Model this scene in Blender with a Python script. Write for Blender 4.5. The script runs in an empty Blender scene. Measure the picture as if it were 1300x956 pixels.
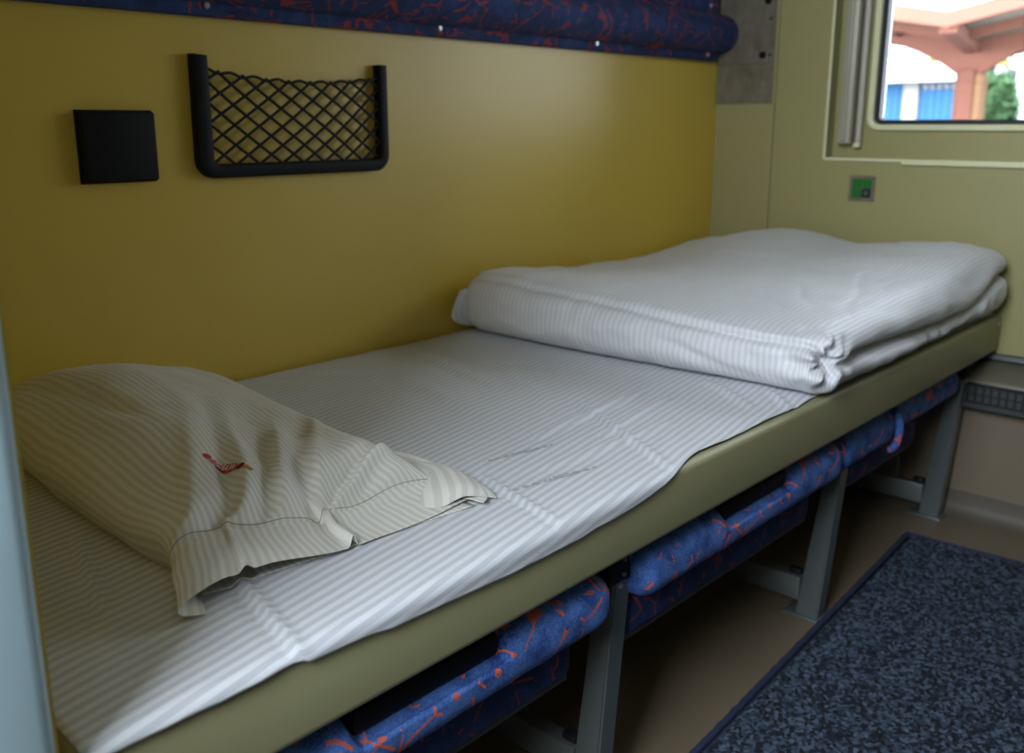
import bpy, bmesh, math, random
from mathutils import Vector, noise, Matrix
random.seed(4)
SC = bpy.context.scene
COL = SC.collection
PI = math.pi
H = 0.5086            # top of the made bed
BT = 0.5056           # top of the upholstered board
ROOMX0, ROOMY1 = -2.10, -1.75

# ------------------------------------------------------------------ materials
class NT:
    def __init__(s, name):
        s.m = bpy.data.materials.new(name); s.m.use_nodes = True
        s.t = s.m.node_tree; s.n = s.t.nodes; s.l = s.t.links
        s.b = s.n['Principled BSDF']; s.out = s.n['Material Output']
    def add(s, typ, **kw):
        nd = s.n.new(typ)
        for k, v in kw.items():
            if k in nd.inputs.keys() if hasattr(nd.inputs, 'keys') else False: nd.inputs[k].default_value = v
            else: setattr(nd, k, v)
        return nd
    def link(s, a, b): s.l.new(a, b)
    def math(s, op, a, b=None, c=None):
        nd = s.n.new('ShaderNodeMath'); nd.operation = op
        for i, v in enumerate((a, b, c)):
            if v is None: continue
            if isinstance(v, (int, float)): nd.inputs[i].default_value = v
            else: s.l.new(v, nd.inputs[i])
        return nd.outputs[0]
    def noise(s, scale, detail=2, rough=.5, vec=None, dist=0):
        nd = s.n.new('ShaderNodeTexNoise'); nd.inputs['Scale'].default_value = scale
        nd.inputs['Detail'].default_value = detail; nd.inputs['Roughness'].default_value = rough
        nd.inputs['Distortion'].default_value = dist
        if vec is not None: s.l.new(vec, nd.inputs['Vector'])
        return nd.outputs['Fac']
    def obj(s): return s.n.new('ShaderNodeTexCoord').outputs['Object']
    def uv(s): return s.n.new('ShaderNodeTexCoord').outputs['UV']
    def mapping(s, vec, scale=(1,1,1), rot=(0,0,0), loc=(0,0,0)):
        nd = s.n.new('ShaderNodeMapping'); s.l.new(vec, nd.inputs[0])
        nd.inputs['Scale'].default_value = scale; nd.inputs['Rotation'].default_value = rot
        nd.inputs['Location'].default_value = loc
        return nd.outputs[0]
    def mix(s, fac, a, b):
        nd = s.n.new('ShaderNodeMix'); nd.data_type = 'RGBA'
        if isinstance(fac, (int, float)): nd.inputs[0].default_value = fac
        else: s.l.new(fac, nd.inputs[0])
        for i, v in ((6, a), (7, b)):
            if isinstance(v, tuple): nd.inputs[i].default_value = (*v[:3], 1)
            else: s.l.new(v, nd.inputs[i])
        return nd.outputs[2]
    def ramp(s, fac, stops):
        nd = s.n.new('ShaderNodeValToRGB'); s.l.new(fac, nd.inputs[0])
        el = nd.color_ramp.elements
        while len(el) < len(stops): el.new(.5)
        for e, (p, c) in zip(el, stops):
            e.position = p; e.color = (*c, 1) if isinstance(c, tuple) else (c, c, c, 1)
        return nd.outputs[0]
    def bump(s, h, strength=.3, dist=.002):
        nd = s.n.new('ShaderNodeBump'); nd.inputs['Strength'].default_value = strength
        nd.inputs['Distance'].default_value = dist; s.l.new(h, nd.inputs['Height'])
        s.l.new(nd.outputs[0], s.b.inputs['Normal'])
    def color(s, c):
        if isinstance(c, tuple): s.b.inputs['Base Color'].default_value = (*c, 1)
        else: s.l.new(c, s.b.inputs['Base Color'])
    def rough(s, r):
        if isinstance(r, (int, float)): s.b.inputs['Roughness'].default_value = r
        else: s.l.new(r, s.b.inputs['Roughness'])

def plain(name, c, rough=.5, metal=0, var=.06, vscale=6, bump=0, bscale=200):
    t = NT(name); o = t.obj()
    n = t.noise(vscale, 4, .6, o)
    dark = tuple(max(0, x*(1-var*2)) for x in c); lite = tuple(min(1, x*(1+var)) for x in c)
    t.color(t.mix(n, dark, lite)); t.rough(rough); t.b.inputs['Metallic'].default_value = metal
    if bump: t.bump(t.noise(bscale, 2, .5, o), bump, .001)
    return t.m

def metal_brushed(name, c, rough=.35, sc=(1,1,40)):
    t = NT(name); o = t.mapping(t.obj(), sc)
    n = t.noise(30, 3, .6, o)
    t.color(t.mix(n, tuple(x*.75 for x in c), c)); t.b.inputs['Metallic'].default_value = .65
    t.rough(t.ramp(n, [(0, rough-.08), (1, rough+.12)])); return t.m

def cloth(name, period, warp=.002, c1=(.80,.80,.80), c2=(.58,.59,.61)):
    """white cotton with woven satin stripes: stripes run along U, repeat along V (metres)"""
    t = NT(name); uv = t.uv()
    w = t.noise(9, 2, .5, uv)
    sep = t.n.new('ShaderNodeSeparateXYZ'); t.link(uv, sep.inputs[0])
    v = t.math('ADD', sep.outputs[1], t.math('MULTIPLY', w, warp))
    sn = t.math('SINE', t.math('MULTIPLY', v, 2*PI/period))
    f = t.ramp(t.math('MULTIPLY_ADD', sn, .5, .5), [(.34, 0), (.66, 1)])
    fine = t.noise(1500, 1, .5, uv)
    col = t.mix(f, c2, c1)  # satin sheen contrast of the stripes partly painted into the colour
    col = t.mix(t.math('MULTIPLY', fine, .12), col, (.5,.5,.5))
    t.color(col)
    t.rough(t.ramp(f, [(0, .62), (1, .5)]))
    t.b.inputs['Sheen Weight'].default_value = .15
    hgt = t.math('ADD', t.math('MULTIPLY', f, .25), t.math('MULTIPLY', fine, .25))
    hgt = t.math('ADD', hgt, t.math('MULTIPLY', t.noise(45, 3, .6, uv), .9))
    t.bump(hgt, .35, .0016)
    return t.m

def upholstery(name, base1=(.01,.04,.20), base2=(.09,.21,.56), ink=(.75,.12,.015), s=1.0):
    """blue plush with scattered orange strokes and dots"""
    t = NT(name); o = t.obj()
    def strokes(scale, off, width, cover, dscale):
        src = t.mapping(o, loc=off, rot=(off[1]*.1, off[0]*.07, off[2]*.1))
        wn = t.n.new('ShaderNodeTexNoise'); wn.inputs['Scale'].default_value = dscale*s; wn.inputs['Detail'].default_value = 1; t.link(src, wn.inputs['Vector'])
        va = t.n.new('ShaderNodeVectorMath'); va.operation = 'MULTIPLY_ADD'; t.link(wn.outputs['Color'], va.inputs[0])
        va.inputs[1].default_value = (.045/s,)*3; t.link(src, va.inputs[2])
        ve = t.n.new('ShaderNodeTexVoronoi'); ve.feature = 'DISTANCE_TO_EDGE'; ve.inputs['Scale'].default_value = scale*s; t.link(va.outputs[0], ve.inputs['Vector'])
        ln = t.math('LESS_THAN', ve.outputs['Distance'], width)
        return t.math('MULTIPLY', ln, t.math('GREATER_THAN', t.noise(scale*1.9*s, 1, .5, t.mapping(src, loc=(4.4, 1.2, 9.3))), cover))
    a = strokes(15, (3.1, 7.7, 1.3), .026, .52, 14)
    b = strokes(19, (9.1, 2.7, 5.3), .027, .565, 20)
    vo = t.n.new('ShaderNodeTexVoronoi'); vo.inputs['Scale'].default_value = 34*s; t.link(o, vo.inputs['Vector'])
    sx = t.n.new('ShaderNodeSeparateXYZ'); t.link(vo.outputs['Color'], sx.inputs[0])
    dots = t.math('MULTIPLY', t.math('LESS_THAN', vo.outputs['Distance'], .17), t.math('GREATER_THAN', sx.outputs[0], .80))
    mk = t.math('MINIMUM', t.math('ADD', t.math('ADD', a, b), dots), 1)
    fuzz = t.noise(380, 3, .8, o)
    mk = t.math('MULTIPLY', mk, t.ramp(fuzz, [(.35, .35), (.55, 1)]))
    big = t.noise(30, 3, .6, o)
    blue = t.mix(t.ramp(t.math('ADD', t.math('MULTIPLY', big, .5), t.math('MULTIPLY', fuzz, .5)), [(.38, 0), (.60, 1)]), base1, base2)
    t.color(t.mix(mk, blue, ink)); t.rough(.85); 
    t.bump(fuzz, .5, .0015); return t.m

M = {}
M['yellow'] = plain('yellow_laminate', (.63,.44,.050), .42, var=.03, vscale=3, bump=.04, bscale=120)
M['yellow'].node_tree.nodes['Principled BSDF'].inputs['Specular IOR Level'].default_value = .85
M['cream'] = plain('cream_laminate', (.31,.28,.115), .45, var=.03, vscale=4, bump=.05, bscale=150)
M['frame_cream'] = plain('cream_enamel', (.70,.68,.42), .35, var=.03)
M['board'] = plain('cream_vinyl', (.275,.262,.135), .42, var=.05, vscale=9, bump=.12, bscale=300)
M['skirt'] = plain('dark_brown_skirting', (.10,.08,.055), .5)
M['right'] = plain('right_wall_laminate', (.085,.068,.035), .5, var=.03)
M['lower'] = plain('brown_laminate', (.20,.155,.10), .5, var=.05)
M['floor'] = plain('brown_linoleum', (.19,.145,.09), .42, var=.08, vscale=5, bump=.08, bscale=90)
M['black'] = plain('black_plastic', (.006,.006,.006), .6, var=.1, bump=.1, bscale=700)
M['black'].node_tree.nodes['Principled BSDF'].inputs['Specular IOR Level'].default_value = .2
M['cord'] = plain('black_cord', (.006,.006,.006), .8)
M['rubber'] = plain('black_rubber', (.012,.013,.014), .5)
M['steel'] = metal_brushed('grey_steel', (.27,.30,.285), .38)
M['rail_dark'] = plain('dark_anodised_metal', (.10,.105,.10), .35, metal=.5)
M['bronze'] = plain('brown_metal_sheet', (.17,.15,.105), .32, metal=.35)
M['chrome'] = metal_brushed('bright_steel', (.66,.68,.68), .28, (1,1,1))
M['rail'] = plain('window_rail_metal', (.42,.39,.30), .5, metal=.2)
M['bluemetal'] = plain('pale_blue_enamel', (.42,.56,.61), .3, metal=.1, var=.03)
M['white'] = plain('white_paint', (.75,.75,.73), .6)
M['dark'] = plain('dark_grey_metal', (.05,.05,.048), .55)
M['ceiling'] = plain('ceiling_cream', (.30,.28,.19), .6)
M['fabric'] = upholstery('blue_plush_seat')
M['fabric_shaded'] = upholstery('blue_plush_painted_shade', (.003,.010,.05), (.014,.04,.15), (.3,.04,.01))  # seat plush with the shade below the cushions put into its colour
M['navy'] = upholstery('navy_plush_berth', (.004,.012,.06), (.018,.05,.18), (.36,.03,.012), 1.0)
M['sheet'] = cloth('striped_sheet', .0122, .004, (.66,.665,.68), (.48,.49,.515))
M['pillow'] = cloth('striped_pillowcase', .0098, .005, (.72,.69,.62), (.585,.56,.49))  # warm tint paints the yellow wall's bounce light into white cloth
M['duvet'] = cloth('striped_duvet_cover', .0108, .005, (.66,.655,.65), (.565,.565,.58))
M['thread'] = plain('brown_grey_seam_thread', (.30,.27,.21), .8); M['red'] = plain('red_print', (.55,.015,.03), .6); M['deepred'] = plain('dark_red_print', (.22,.005,.008), .6)  # seam thread is plain brownish grey
M['pink_ink'] = plain('pink_print', (.75,.10,.18), .6)
M['orange'] = plain('orange_print', (.80,.25,.06), .6); M['ochre'] = plain('ochre_print', (.42,.24,.02), .6)
M['ink_white'] = plain('white_print', (.8,.75,.72), .6)
M['woven'] = plain('grey_woven_mark', (.42,.42,.42), .5)
M['green'] = plain('green_button', (.005,.16,.02), .35, var=.15); M['tile_dark'] = plain('dark_button', (.01,.02,.03), .3)
M['knobgrey'] = plain('grey_knob', (.10,.10,.08), .5)
def plate_mat():
    t = NT('worn_grey_steel'); o = t.obj()
    n = t.noise(18, 5, .65, o); n2 = t.noise(60, 3, .6, t.mapping(o, (1,1,.25)))
    t.color(t.ramp(t.math('ADD', t.math('MULTIPLY', n, .6), t.math('MULTIPLY', n2, .4)), [(.3, (.12,.10,.065)), (.5, (.19,.165,.115)), (.7, (.26,.235,.165))]))
    t.b.inputs['Metallic'].default_value = .35; t.rough(.5); return t.m
M['plate'] = plate_mat()
def rug_mat():
    t = NT('blue_loop_pile'); o = t.obj()
    vo = t.n.new('ShaderNodeTexVoronoi'); vo.inputs['Scale'].default_value = 165; t.link(o, vo.inputs['Vector'])
    sx = t.n.new('ShaderNodeSeparateXYZ'); t.link(vo.outputs['Color'], sx.inputs[0])
    f = t.math('ADD', t.math('MULTIPLY', sx.outputs[0], .6), t.math('MULTIPLY', t.noise(110, 3, .7, o), .4))
    t.color(t.ramp(f, [(.25, (.002,.0035,.007)), (.42, (.008,.015,.03)), (.58, (.034,.054,.088)), (.78, (.088,.12,.17))])); t.rough(.95)
    t.bump(t.noise(350, 2, .6, o), .8, .003); return t.m
M['rug'] = rug_mat(); M['rugedge'] = plain('navy_binding', (.02,.03,.075), .9, bump=.5, bscale=500)
def glass_mat():
    t = NT('window_glass'); t.n.remove(t.b)
    tr = t.n.new('ShaderNodeBsdfTransparent'); gl = t.n.new('ShaderNodeBsdfGlossy'); gl.inputs['Roughness'].default_value = .02
    fr = t.n.new('ShaderNodeFresnel'); fr.inputs[0].default_value = 1.45
    mx = t.n.new('ShaderNodeMixShader'); t.link(fr.outputs[0], mx.inputs[0]); t.link(tr.outputs[0], mx.inputs[1]); t.link(gl.outputs[0], mx.inputs[2])
    t.link(mx.outputs[0], t.out.inputs['Surface']); return t.m
M['glass'] = glass_mat()
M['pinkpaint'] = plain('salmon_paint', (.082,.034,.023), .6, var=.04, vscale=2)
M['pinkpale'] = plain('pale_salmon_paint', (.10,.055,.028), .6, var=.04)
M['blueshed'] = plain('sky_blue_boards', (.014,.043,.082), .6, var=.04)
M['beige'] = plain('beige_render', (.11,.10,.09), .8); M['pale'] = plain('pale_render', (.25,.25,.25), .8)
M['bark'] = plain('bark', (.10,.07,.05), .9)
M['leafy'] = plain('yellow_green_leaves', (.10,.09,.015), .8, var=.3, vscale=3); M['leafg'] = plain('green_leaves', (.03,.06,.025), .8, var=.3, vscale=3)
M['gravel'] = plain('platform_paving', (.2,.195,.185), .9)
for k_ in ('pinkpaint','pinkpale','blueshed','beige','pale','leafy','leafg'): M[k_].node_tree.nodes['Principled BSDF'].inputs['Specular IOR Level'].default_value = .02
def corr_mat():
    t = NT('corrugated_roof'); t.color(t.mix(t.noise(2, 3, .6, t.obj()), (.075,.068,.045), (.10,.09,.062))); t.rough(.6); return t.m
M['corr'] = corr_mat()

# ------------------------------------------------------------------ mesh helpers
class MB:
    def __init__(s): s.bm = bmesh.new(); s.uvs = None
    def box(s, a, b, bev=0, seg=2, rot=None):
        r = bmesh.ops.create_cube(s.bm, size=1)
        vs = r['verts']; c = [(a[i]+b[i])/2 for i in range(3)]; d = [abs(b[i]-a[i]) for i in range(3)]
        for v in vs:
            p = Vector((v.co.x*d[0], v.co.y*d[1], v.co.z*d[2]))
            if rot is not None: p = rot @ p
            v.co = p + Vector(c)
        if bev:
            es = list({e for v in vs for e in v.link_edges})
            bmesh.ops.bevel(s.bm, geom=es, offset=bev, segments=seg, affect='EDGES', profile=.5)
        return s
    def cyl(s, a, b, r1, r2=None, n=24, cap=True):
        a, b = Vector(a), Vector(b); d = b-a; q = d.to_track_quat('Z', 'Y').to_matrix()
        r2 = r1 if r2 is None else r2; A = []; B = []
        for i in range(n):
            t = 2*PI*i/n; o = Vector((math.cos(t), math.sin(t), 0))
            A.append(s.bm.verts.new(a + q @ (o*r1))); B.append(s.bm.verts.new(b + q @ (o*r2)))
        for i in range(n):
            j = (i+1) % n; s.bm.faces.new((A[i], A[j], B[j], B[i]))
        if cap: s.bm.faces.new(A[::-1]); s.bm.faces.new(B)
        return s
    def tube(s, pts, r, n=8, cap=True):
        pts = [Vector(p) for p in pts]; rings = []; up = Vector((0, 0, 1))
        prev = None
        for i, p in enumerate(pts):
            d = (pts[min(i+1, len(pts)-1)] - pts[max(i-1, 0)]).normalized()
            if prev is None:
                x = d.cross(up); x = x if x.length > 1e-3 else d.cross(Vector((1, 0, 0)))
            else: x = prev - d*prev.dot(d)
            x.normalize(); prev = x; y = d.cross(x)
            rr = r[i] if isinstance(r, (list, tuple)) else r
            rings.append([s.bm.verts.new(p + x*math.cos(2*PI*k/n)*rr + y*math.sin(2*PI*k/n)*rr) for k in range(n)])
        for A, B in zip(rings, rings[1:]):
            for k in range(n): s.bm.faces.new((A[k], A[(k+1) % n], B[(k+1) % n], B[k]))
        if cap: s.bm.faces.new(rings[0][::-1]); s.bm.faces.new(rings[-1])
        return s
    def grid(s, pts, uvs=None, closed=False):
        """pts[i][j] -> quads"""
        V = [[s.bm.verts.new(p) for p in row] for row in pts]
        lay = None
        if uvs is not None: lay = s.bm.loops.layers.uv.get('UVMap') or s.bm.loops.layers.uv.new('UVMap')
        for i in range(len(V)-1):
            m = len(V[i])
            for j in range(m if closed else m-1):
                k = (j+1) % m
                f = s.bm.faces.new((V[i][j], V[i+1][j], V[i+1][k], V[i][k]))
                if lay:
                    for lp, (a, b) in zip(f.loops, ((i, j), (i+1, j), (i+1, k), (i, k))): lp[lay].uv = uvs[a][b]
        return V
    def prism(s, poly, axis, a, b):
        """poly: list of 2-D points in the plane across axis, extruded from a to b"""
        def P(u, v, w): return {0: (w, u, v), 1: (u, w, v), 2: (u, v, w)}[axis]
        A = [s.bm.verts.new(P(u, v, a)) for u, v in poly]; B = [s.bm.verts.new(P(u, v, b)) for u, v in poly]
        n = len(poly)
        for i in range(n): s.bm.faces.new((A[i], A[(i+1) % n], B[(i+1) % n], B[i]))
        s.bm.faces.new(A[::-1]); s.bm.faces.new(B); return s
    def build(s, name, mat, parent=None, smooth=True, fix=True, angle=40):
        off = Vector(parent['_o']) if parent is not None else Vector((0, 0, 0))
        for v in s.bm.verts: v.co -= off
        if fix: bmesh.ops.recalc_face_normals(s.bm, faces=s.bm.faces[:])
        me = bpy.data.meshes.new(name); 
        if smooth:
            for f in s.bm.faces: f.smooth = True
            if angle < 180:
                for e in s.bm.edges:
                    if len(e.link_faces) == 2 and e.calc_face_angle(0) > math.radians(angle): e.smooth = False
        s.bm.to_mesh(me); s.bm.free()
        o = bpy.data.objects.new(name, me); COL.objects.link(o)
        me.materials.append(mat)
        if parent is not None: o.parent = parent; o['_o'] = tuple(off)
        else: o['_o'] = (0., 0., 0.)
        return o

def tag(o, label=None, cat=None, group=None, kind=None):
    if label: o['label'] = label
    if cat: o['category'] = cat
    if group: o['group'] = group
    if kind: o['kind'] = kind
    return o
def thing(name, loc, label, cat, group=None):
    e = bpy.data.objects.new(name, None); COL.objects.link(e); e.location = loc; e.empty_display_size = .05
    e['_o'] = tuple(loc); return tag(e, label, cat, group)
def struct(o): o['kind'] = 'structure'; return o
def dup(root, loc, label):
    def cp(o, parent):
        c = o.copy(); COL.objects.link(c); c.parent = parent
        for ch in [x for x in bpy.data.objects if x.parent == o]: cp(ch, c)
        return c
    r = cp(root, None); r.location = loc; r['label'] = label; return r
def sm(a, b, x):
    t = max(0., min(1., (x-a)/(b-a))); return t*t*(3-2*t)
def seg_ridge(x, y, x0, y0, x1, y1, h, w):
    dx, dy = x1-x0, y1-y0; L2 = dx*dx+dy*dy
    t = ((x-x0)*dx + (y-y0)*dy)/L2; tc = max(0, min(1, t))
    d = math.hypot(x-(x0+tc*dx), y-(y0+tc*dy))
    if d > 4*w: return 0
    sd = (x-x0)*dy - (y-y0)*dx
    side = 1 if sd > 0 else -1
    return h*math.exp(-(d/w)**2)*(.35+.65*math.sin(PI*max(.02, min(.98, tc)))) - .35*h*math.exp(-((d-1.6*w)/w)**2)*(1 if side > 0 else .3)
def interp1(tab, x):
    if x <= tab[0][0]: return tab[0][1]
    for (a, u), (b, v) in zip(tab, tab[1:]):
        if x <= b:
            t = (x-a)/(b-a); return u + (v-u)*t
    return tab[-1][1]
def nz(x, y, z, s): return noise.noise(Vector((x*s, y*s, z*s)))

# ------------------------------------------------------------------ room shell
def shell():
    m = MB(); m.box((ROOMX0-.9, ROOMY1-.06, -.05), (.12, .06, 0)); struct(m.build('floor', M['floor']))
    m = MB(); m.box((ROOMX0-.9, ROOMY1-.06, 2.1), (.12, .06, 2.16)); struct(m.build('ceiling', M['ceiling']))
    # long yellow wall with a coved end running into the window wall
    m = MB(); m.box((ROOMX0-.07, 0, 0), (.10, .06, 2.1))
    struct(m.build('wall_left', M['yellow'], smooth=False))
    m = MB(); m.box((ROOMX0-.9, ROOMY1-.06, 0), (.10, ROOMY1, 2.1)); struct(m.build('wall_right', M['right'], smooth=False))
    # window wall: an end panel, a seam, then the main panel around the window niche
    YW0, YW1, ZW0, ZW1 = -.321, -1.40, .846, 1.44
    m = MB(); m.box((0, -.1755, .40), (.10, 0, 2.1), .0015, 1); struct(m.build('wall_corner', M['cream'], smooth=False))
    m = MB()
    def P(y0, y1, z0, z1): m.box((0, y1, z0), (.10, y0, z1))
    m.prism([(-.1785, .40), (YW0, .40), (YW0, 2.1), (-.1785, 2.1)], 0, 0, .10)
    P(YW0, YW1, .40, ZW0); P(YW0, YW1, ZW1, 2.1); P(YW1, ROOMY1, .40, 2.1)
    m.box((.049, YW1, ZW0), (.10, -.424, .9165)); m.box((.049, YW1, ZW1-.06), (.10, YW0, ZW1))
    m.box((.049, -.424, ZW0), (.10, YW0, ZW1)); m.box((.049, YW1, ZW0), (.10, YW1+.08, ZW1))
    struct(m.build('wall_front', M['cream'], smooth=False))
    m = MB(); m.box((.004, -.1785, .40), (.10, -.1755, 2.1)); struct(m.build('trim_1', M['dark'], smooth=False))
    m = MB(); m.box((.0, ROOMY1, 0), (.10, 0, .40)); struct(m.build('wall_low', M['lower'], smooth=False)).name = 'wall_under_window'
    # thin raised lip around the niche
    m = MB()
    m.box((-.004, YW0-.004, ZW0-.004), (.004, YW0+.002, ZW1), .001, 1)
    m.box((-.006, YW1, ZW0-.006), (.05, YW0-.004, ZW0+.001), .001, 1)
    m.box((-.012, YW1, ZW0-.012), (.0, -.52, ZW0-.004), .002, 1)
    struct(m.build('trim_2', M['frame_cream'], smooth=False))
    m = MB(); m.prism([(0, 0), (-.03, 0), (-.012, .010), (-.004, .03), (0, .06)], 1, ROOMY1, -.0)
    struct(m.build('baseboard_front', M['skirt']))
    # window: bead, gasket, pane, blind rails
    w = bpy.data.objects.new('window_1', None); COL.objects.link(w); w['_o'] = (0., 0., 0.); struct(w)
    def ring(y0, y1, z0, z1, wd, x0, x1, rad, name, mat):
        m = MB(); n = 8
        def loop(yy0, yy1, zz0, zz1, r):
            o = []
            for cy, cz, a0 in ((yy0-r, zz1-r, 0), (yy1+r, zz1-r, 90), (yy1+r, zz0+r, 180), (yy0-r, zz0+r, 270)):
                for k in range(n+1):
                    a = math.radians(a0 + 90*k/n); o.append((cy + r*math.cos(a), cz + r*math.sin(a)))
            return o
        A = loop(y0, y1, z0, z1, rad); B = loop(y0-wd, y1+wd, z0+wd, z1-wd, max(.004, rad-wd))
        A2 = loop(y0-.002, y1+.002, z0+.002, z1-.002, rad); B2 = loop(y0-wd+.002, y1+wd-.002, z0+wd-.002, z1-wd+.002, max(.004, rad-wd))
        rows = [[(x1, *p) for p in A], [(x0+.002, *p) for p in A], [(x0, *p) for p in A2], [(x0, *p) for p in B2], [(x0+.002, *p) for p in B], [(x1, *p) for p in B]]
        m.grid(rows, closed=True); return m.build(name, mat, w)
    ring(-.4085, -1.325, .914, 1.385, .014, .034, .10, .03, 'window_frame', M['frame_cream'])
    ring(-.4225, -1.311, .927, 1.372, .012, .046, .073, .022, 'gasket', M['rubber'])
    m = MB(); m.box((.072, -1.30, .935), (.077, -.434, 1.365)); g = m.build('glass_pane', M['glass'], w, smooth=False)
    m = MB(); m.box((.010, -.3790, .880), (.047, -.3460, 1.43), .006, 2); m.box((.004, -.368, .880), (.014, -.358, 1.43), .003, 1)
    m.build('blind_rail', M['rail'], w)
    m = MB(); m.cyl((.030, -.3930, .880), (.030, -.3930, 1.43), .0085, n=16); m.build('blind_rail', M['rail'], w)
    m = MB(); m.box((.018, -.400, .872), (.042, -.386, .884), .003, 2); m.build('rail_end', M['frame_cream'], w)
    # door side: corridor wall with the doorway, jamb, corridor
    m = MB()
    m.box((-2.17, -.775, 0), (ROOMX0, .0, 2.1)); m.box((-2.17, ROOMY1, 0), (ROOMX0, -1.58, 2.1)); m.box((-2.17, -1.58, 2.0), (ROOMX0, -.775, 2.1))
    struct(m.build('wall_back', M['yellow'], smooth=False))
    m = MB(); m.box((-2.185, -.803, 0), (-2.108, -.770, 2.0), .012, 4); m.box((-2.20, -.79, 0), (-2.165, -.74, 2.0), .008, 3)
    m.box((-2.185, -1.60, 0), (-2.095, -1.565, 2.0), .012, 4); m.box((-2.185, -1.58, 1.98), (-2.095, -.78, 2.02), .006, 3)
    struct(m.build('door_1', M['bluemetal']))
    m = MB()
    m.box((-3.06, ROOMY1, 0), (-3.0, .0, 1.20)); m.box((-3.06, ROOMY1, 2.04), (-3.0, 0, 2.1))
    m.box((-3.06, -.82, 1.20), (-3.0, 0, 2.04)); m.box((-3.06, ROOMY1, 1.20), (-3.0, -1.52, 2.04))
    m.box((-3.0, 0, 0), (ROOMX0-.07, .06, 2.1))
    struct(m.build('wall_corridor', M['right'], smooth=False))
shell()

# ------------------------------------------------------------------ bed board, sheet
def bed():
    t = thing('bed_board', (-1.05, -.39, .419), 'long cream vinyl-covered berth board under the white sheet', 'bed')
    m = MB(); m.box((-2.094, -.780, .4190), (-.004, -.006, BT), .010, 4); m.build('upholstered_board', M['board'], t)
    m = MB(); m.box((-2.09, -.74, .400), (-.03, -.03, .4185), .002, 1); m.build('support_tray', M['dark'], t)
    m = MB()
    for x in (-.012,): m.cyl((-.030, -.7808, .486), (-.030, -.7825, .486), .0035, n=12)
    m.build('screw', M['chrome'], t)
bed()

RIDGES = [(-1.872,-.60,-1.912,-.79,.0060,.0058), (-1.165,-.04,-1.225,-.37,.0035,.016), (-1.534,-.62,-1.572,-.775,.0050,.0055),
          (-1.215,-.52,-1.345,-.766,.0050,.0075), (-1.37,-.57,-1.09,-.545,.0050,.009), (-1.948,-.44,-1.993,-.60,.004,.006),
          (-1.30,-.63,-1.10,-.60,.004,.010), (-1.45,-.66,-1.20,-.67,.003,.010), (-1.12,-.30,-1.26,-.50,.003,.018),
          (-1.30,-.2,-1.36,-.45,.0025,.02), (-1.05,-.72,-.97,-.60,.004,.010), (-1.42,-.05,-1.33,-.15,.002,.02),
          (-1.02,-.77,-.95,-.70,.005,.007)]
def zsheet(x, y):
    z = H
    for r in RIDGES: z += seg_ridge(x, y, *r)
    z += .0012*nz(x, y*2.2, .3, 7) + .0006*nz(x+y, y*2, 1.3, 22)
    a = .0022*abs(nz(x*.7+y*.8, x*.9-y*.3, 5.1, 9))
    z += a*sm(-1.7, -1.3, x)
    return max(z, BT+.0012)
def sheet_len(x):
    return interp1([(-2.1,.79),(-1.95,.790),(-1.92,.787),(-1.905,.794),(-1.84,.797),(-1.815,.802),(-1.75,.804),(-1.665,.807),(-1.54,.807),(-1.45,.802),(-1.38,.793),(-1.35,.782),(-1.31,.772),(-1.28,.768),(-1.2,.771),(-1.09,.769),(-1.0,.771),(-.95,.766),(0,.766)], x)

def sheet():
    m = MB(); nx, ny = 300, 150; P = []; U = []
    ca, sa = math.cos(-.185), math.sin(-.185)
    for i in range(nx+1):
        x = -2.088 + (2.088-.03)*i/nx; L = sheet_len(x) - .014 + .0012*nz(x, 0, 2, 30)
        ra, ru = [], []
        for j in range(ny+1):
            s = L*(1-(1-j/ny)**1.15); y = -.014 - s; z = zsheet(x, y)
            ye = -.772
            if y < ye:      # over the board's rounded front edge
                e = ye - y; R = .012
                a = min(e/R, PI/2); y2 = ye - R*math.sin(a); z2 = z - R*(1-math.cos(a)) - max(0, e - R*PI/2)
                y, z = y2-.0005, z2
            # lift of the loose hem
            ed = (L - s)
            z += .0012*math.exp(-(ed/.004)**2)
            ra.append((x, y, z)); ru.append((x*ca - (-.014-s)*sa, x*sa + (-.014-s)*ca))
        P.append(ra); U.append(ru)
    m.grid(P, U)
    o = m.build('bed_sheet', M['sheet'], angle=180, fix=True)
    md = o.modifiers.new('thickness', 'SOLIDIFY'); md.thickness = .0010; md.offset = -1
    tag(o, 'white striped fitted sheet spread flat over the berth board', 'bed sheet')
    return o
SHEET = sheet()

# ------------------------------------------------------------------ pillow
PS = [0, .06, .15, .3, .45, .55, .7, .85, .94, 1]
PX = [.06, 0., .07, .26, .44, .55, .73, .93, 1.0, .95]
PY = [-.012, -.08, -.20, -.33, -.43, -.515, -.580, -.615, -.642, -.668]
PHT = [[0,.028,.048,.055,.058,.055,.048,.036,.020,0],
       [0,.038,.068,.088,.090,.086,.076,.060,.036,0],
       [0,.045,.082,.108,.112,.104,.086,.066,.040,0],
       [0,.046,.085,.112,.112,.100,.078,.058,.036,0],
       [0,.044,.080,.104,.100,.088,.072,.056,.036,0],
       [0,.036,.066,.084,.078,.070,.066,.058,.038,0],
       [0,.040,.062,.068,.062,.054,.062,.060,.036,0],
       [0,.032,.048,.040,.026,.018,.018,.020,.012,0],
       [0,.022,.036,.030,.014,.005,.006,.007,.007,.004],
       [0,.008,.020,.018,.006,.002,.002,.003,.006,.006]]
PXH = [-1.925,-1.927,-1.930,-1.938,-1.940,-1.936,-1.930,-1.935,-1.947,-1.957]
PXF = [-1.64,-1.62,-1.61,-1.615,-1.628,-1.636,-1.634,-1.604,-1.592,-1.584]
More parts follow.
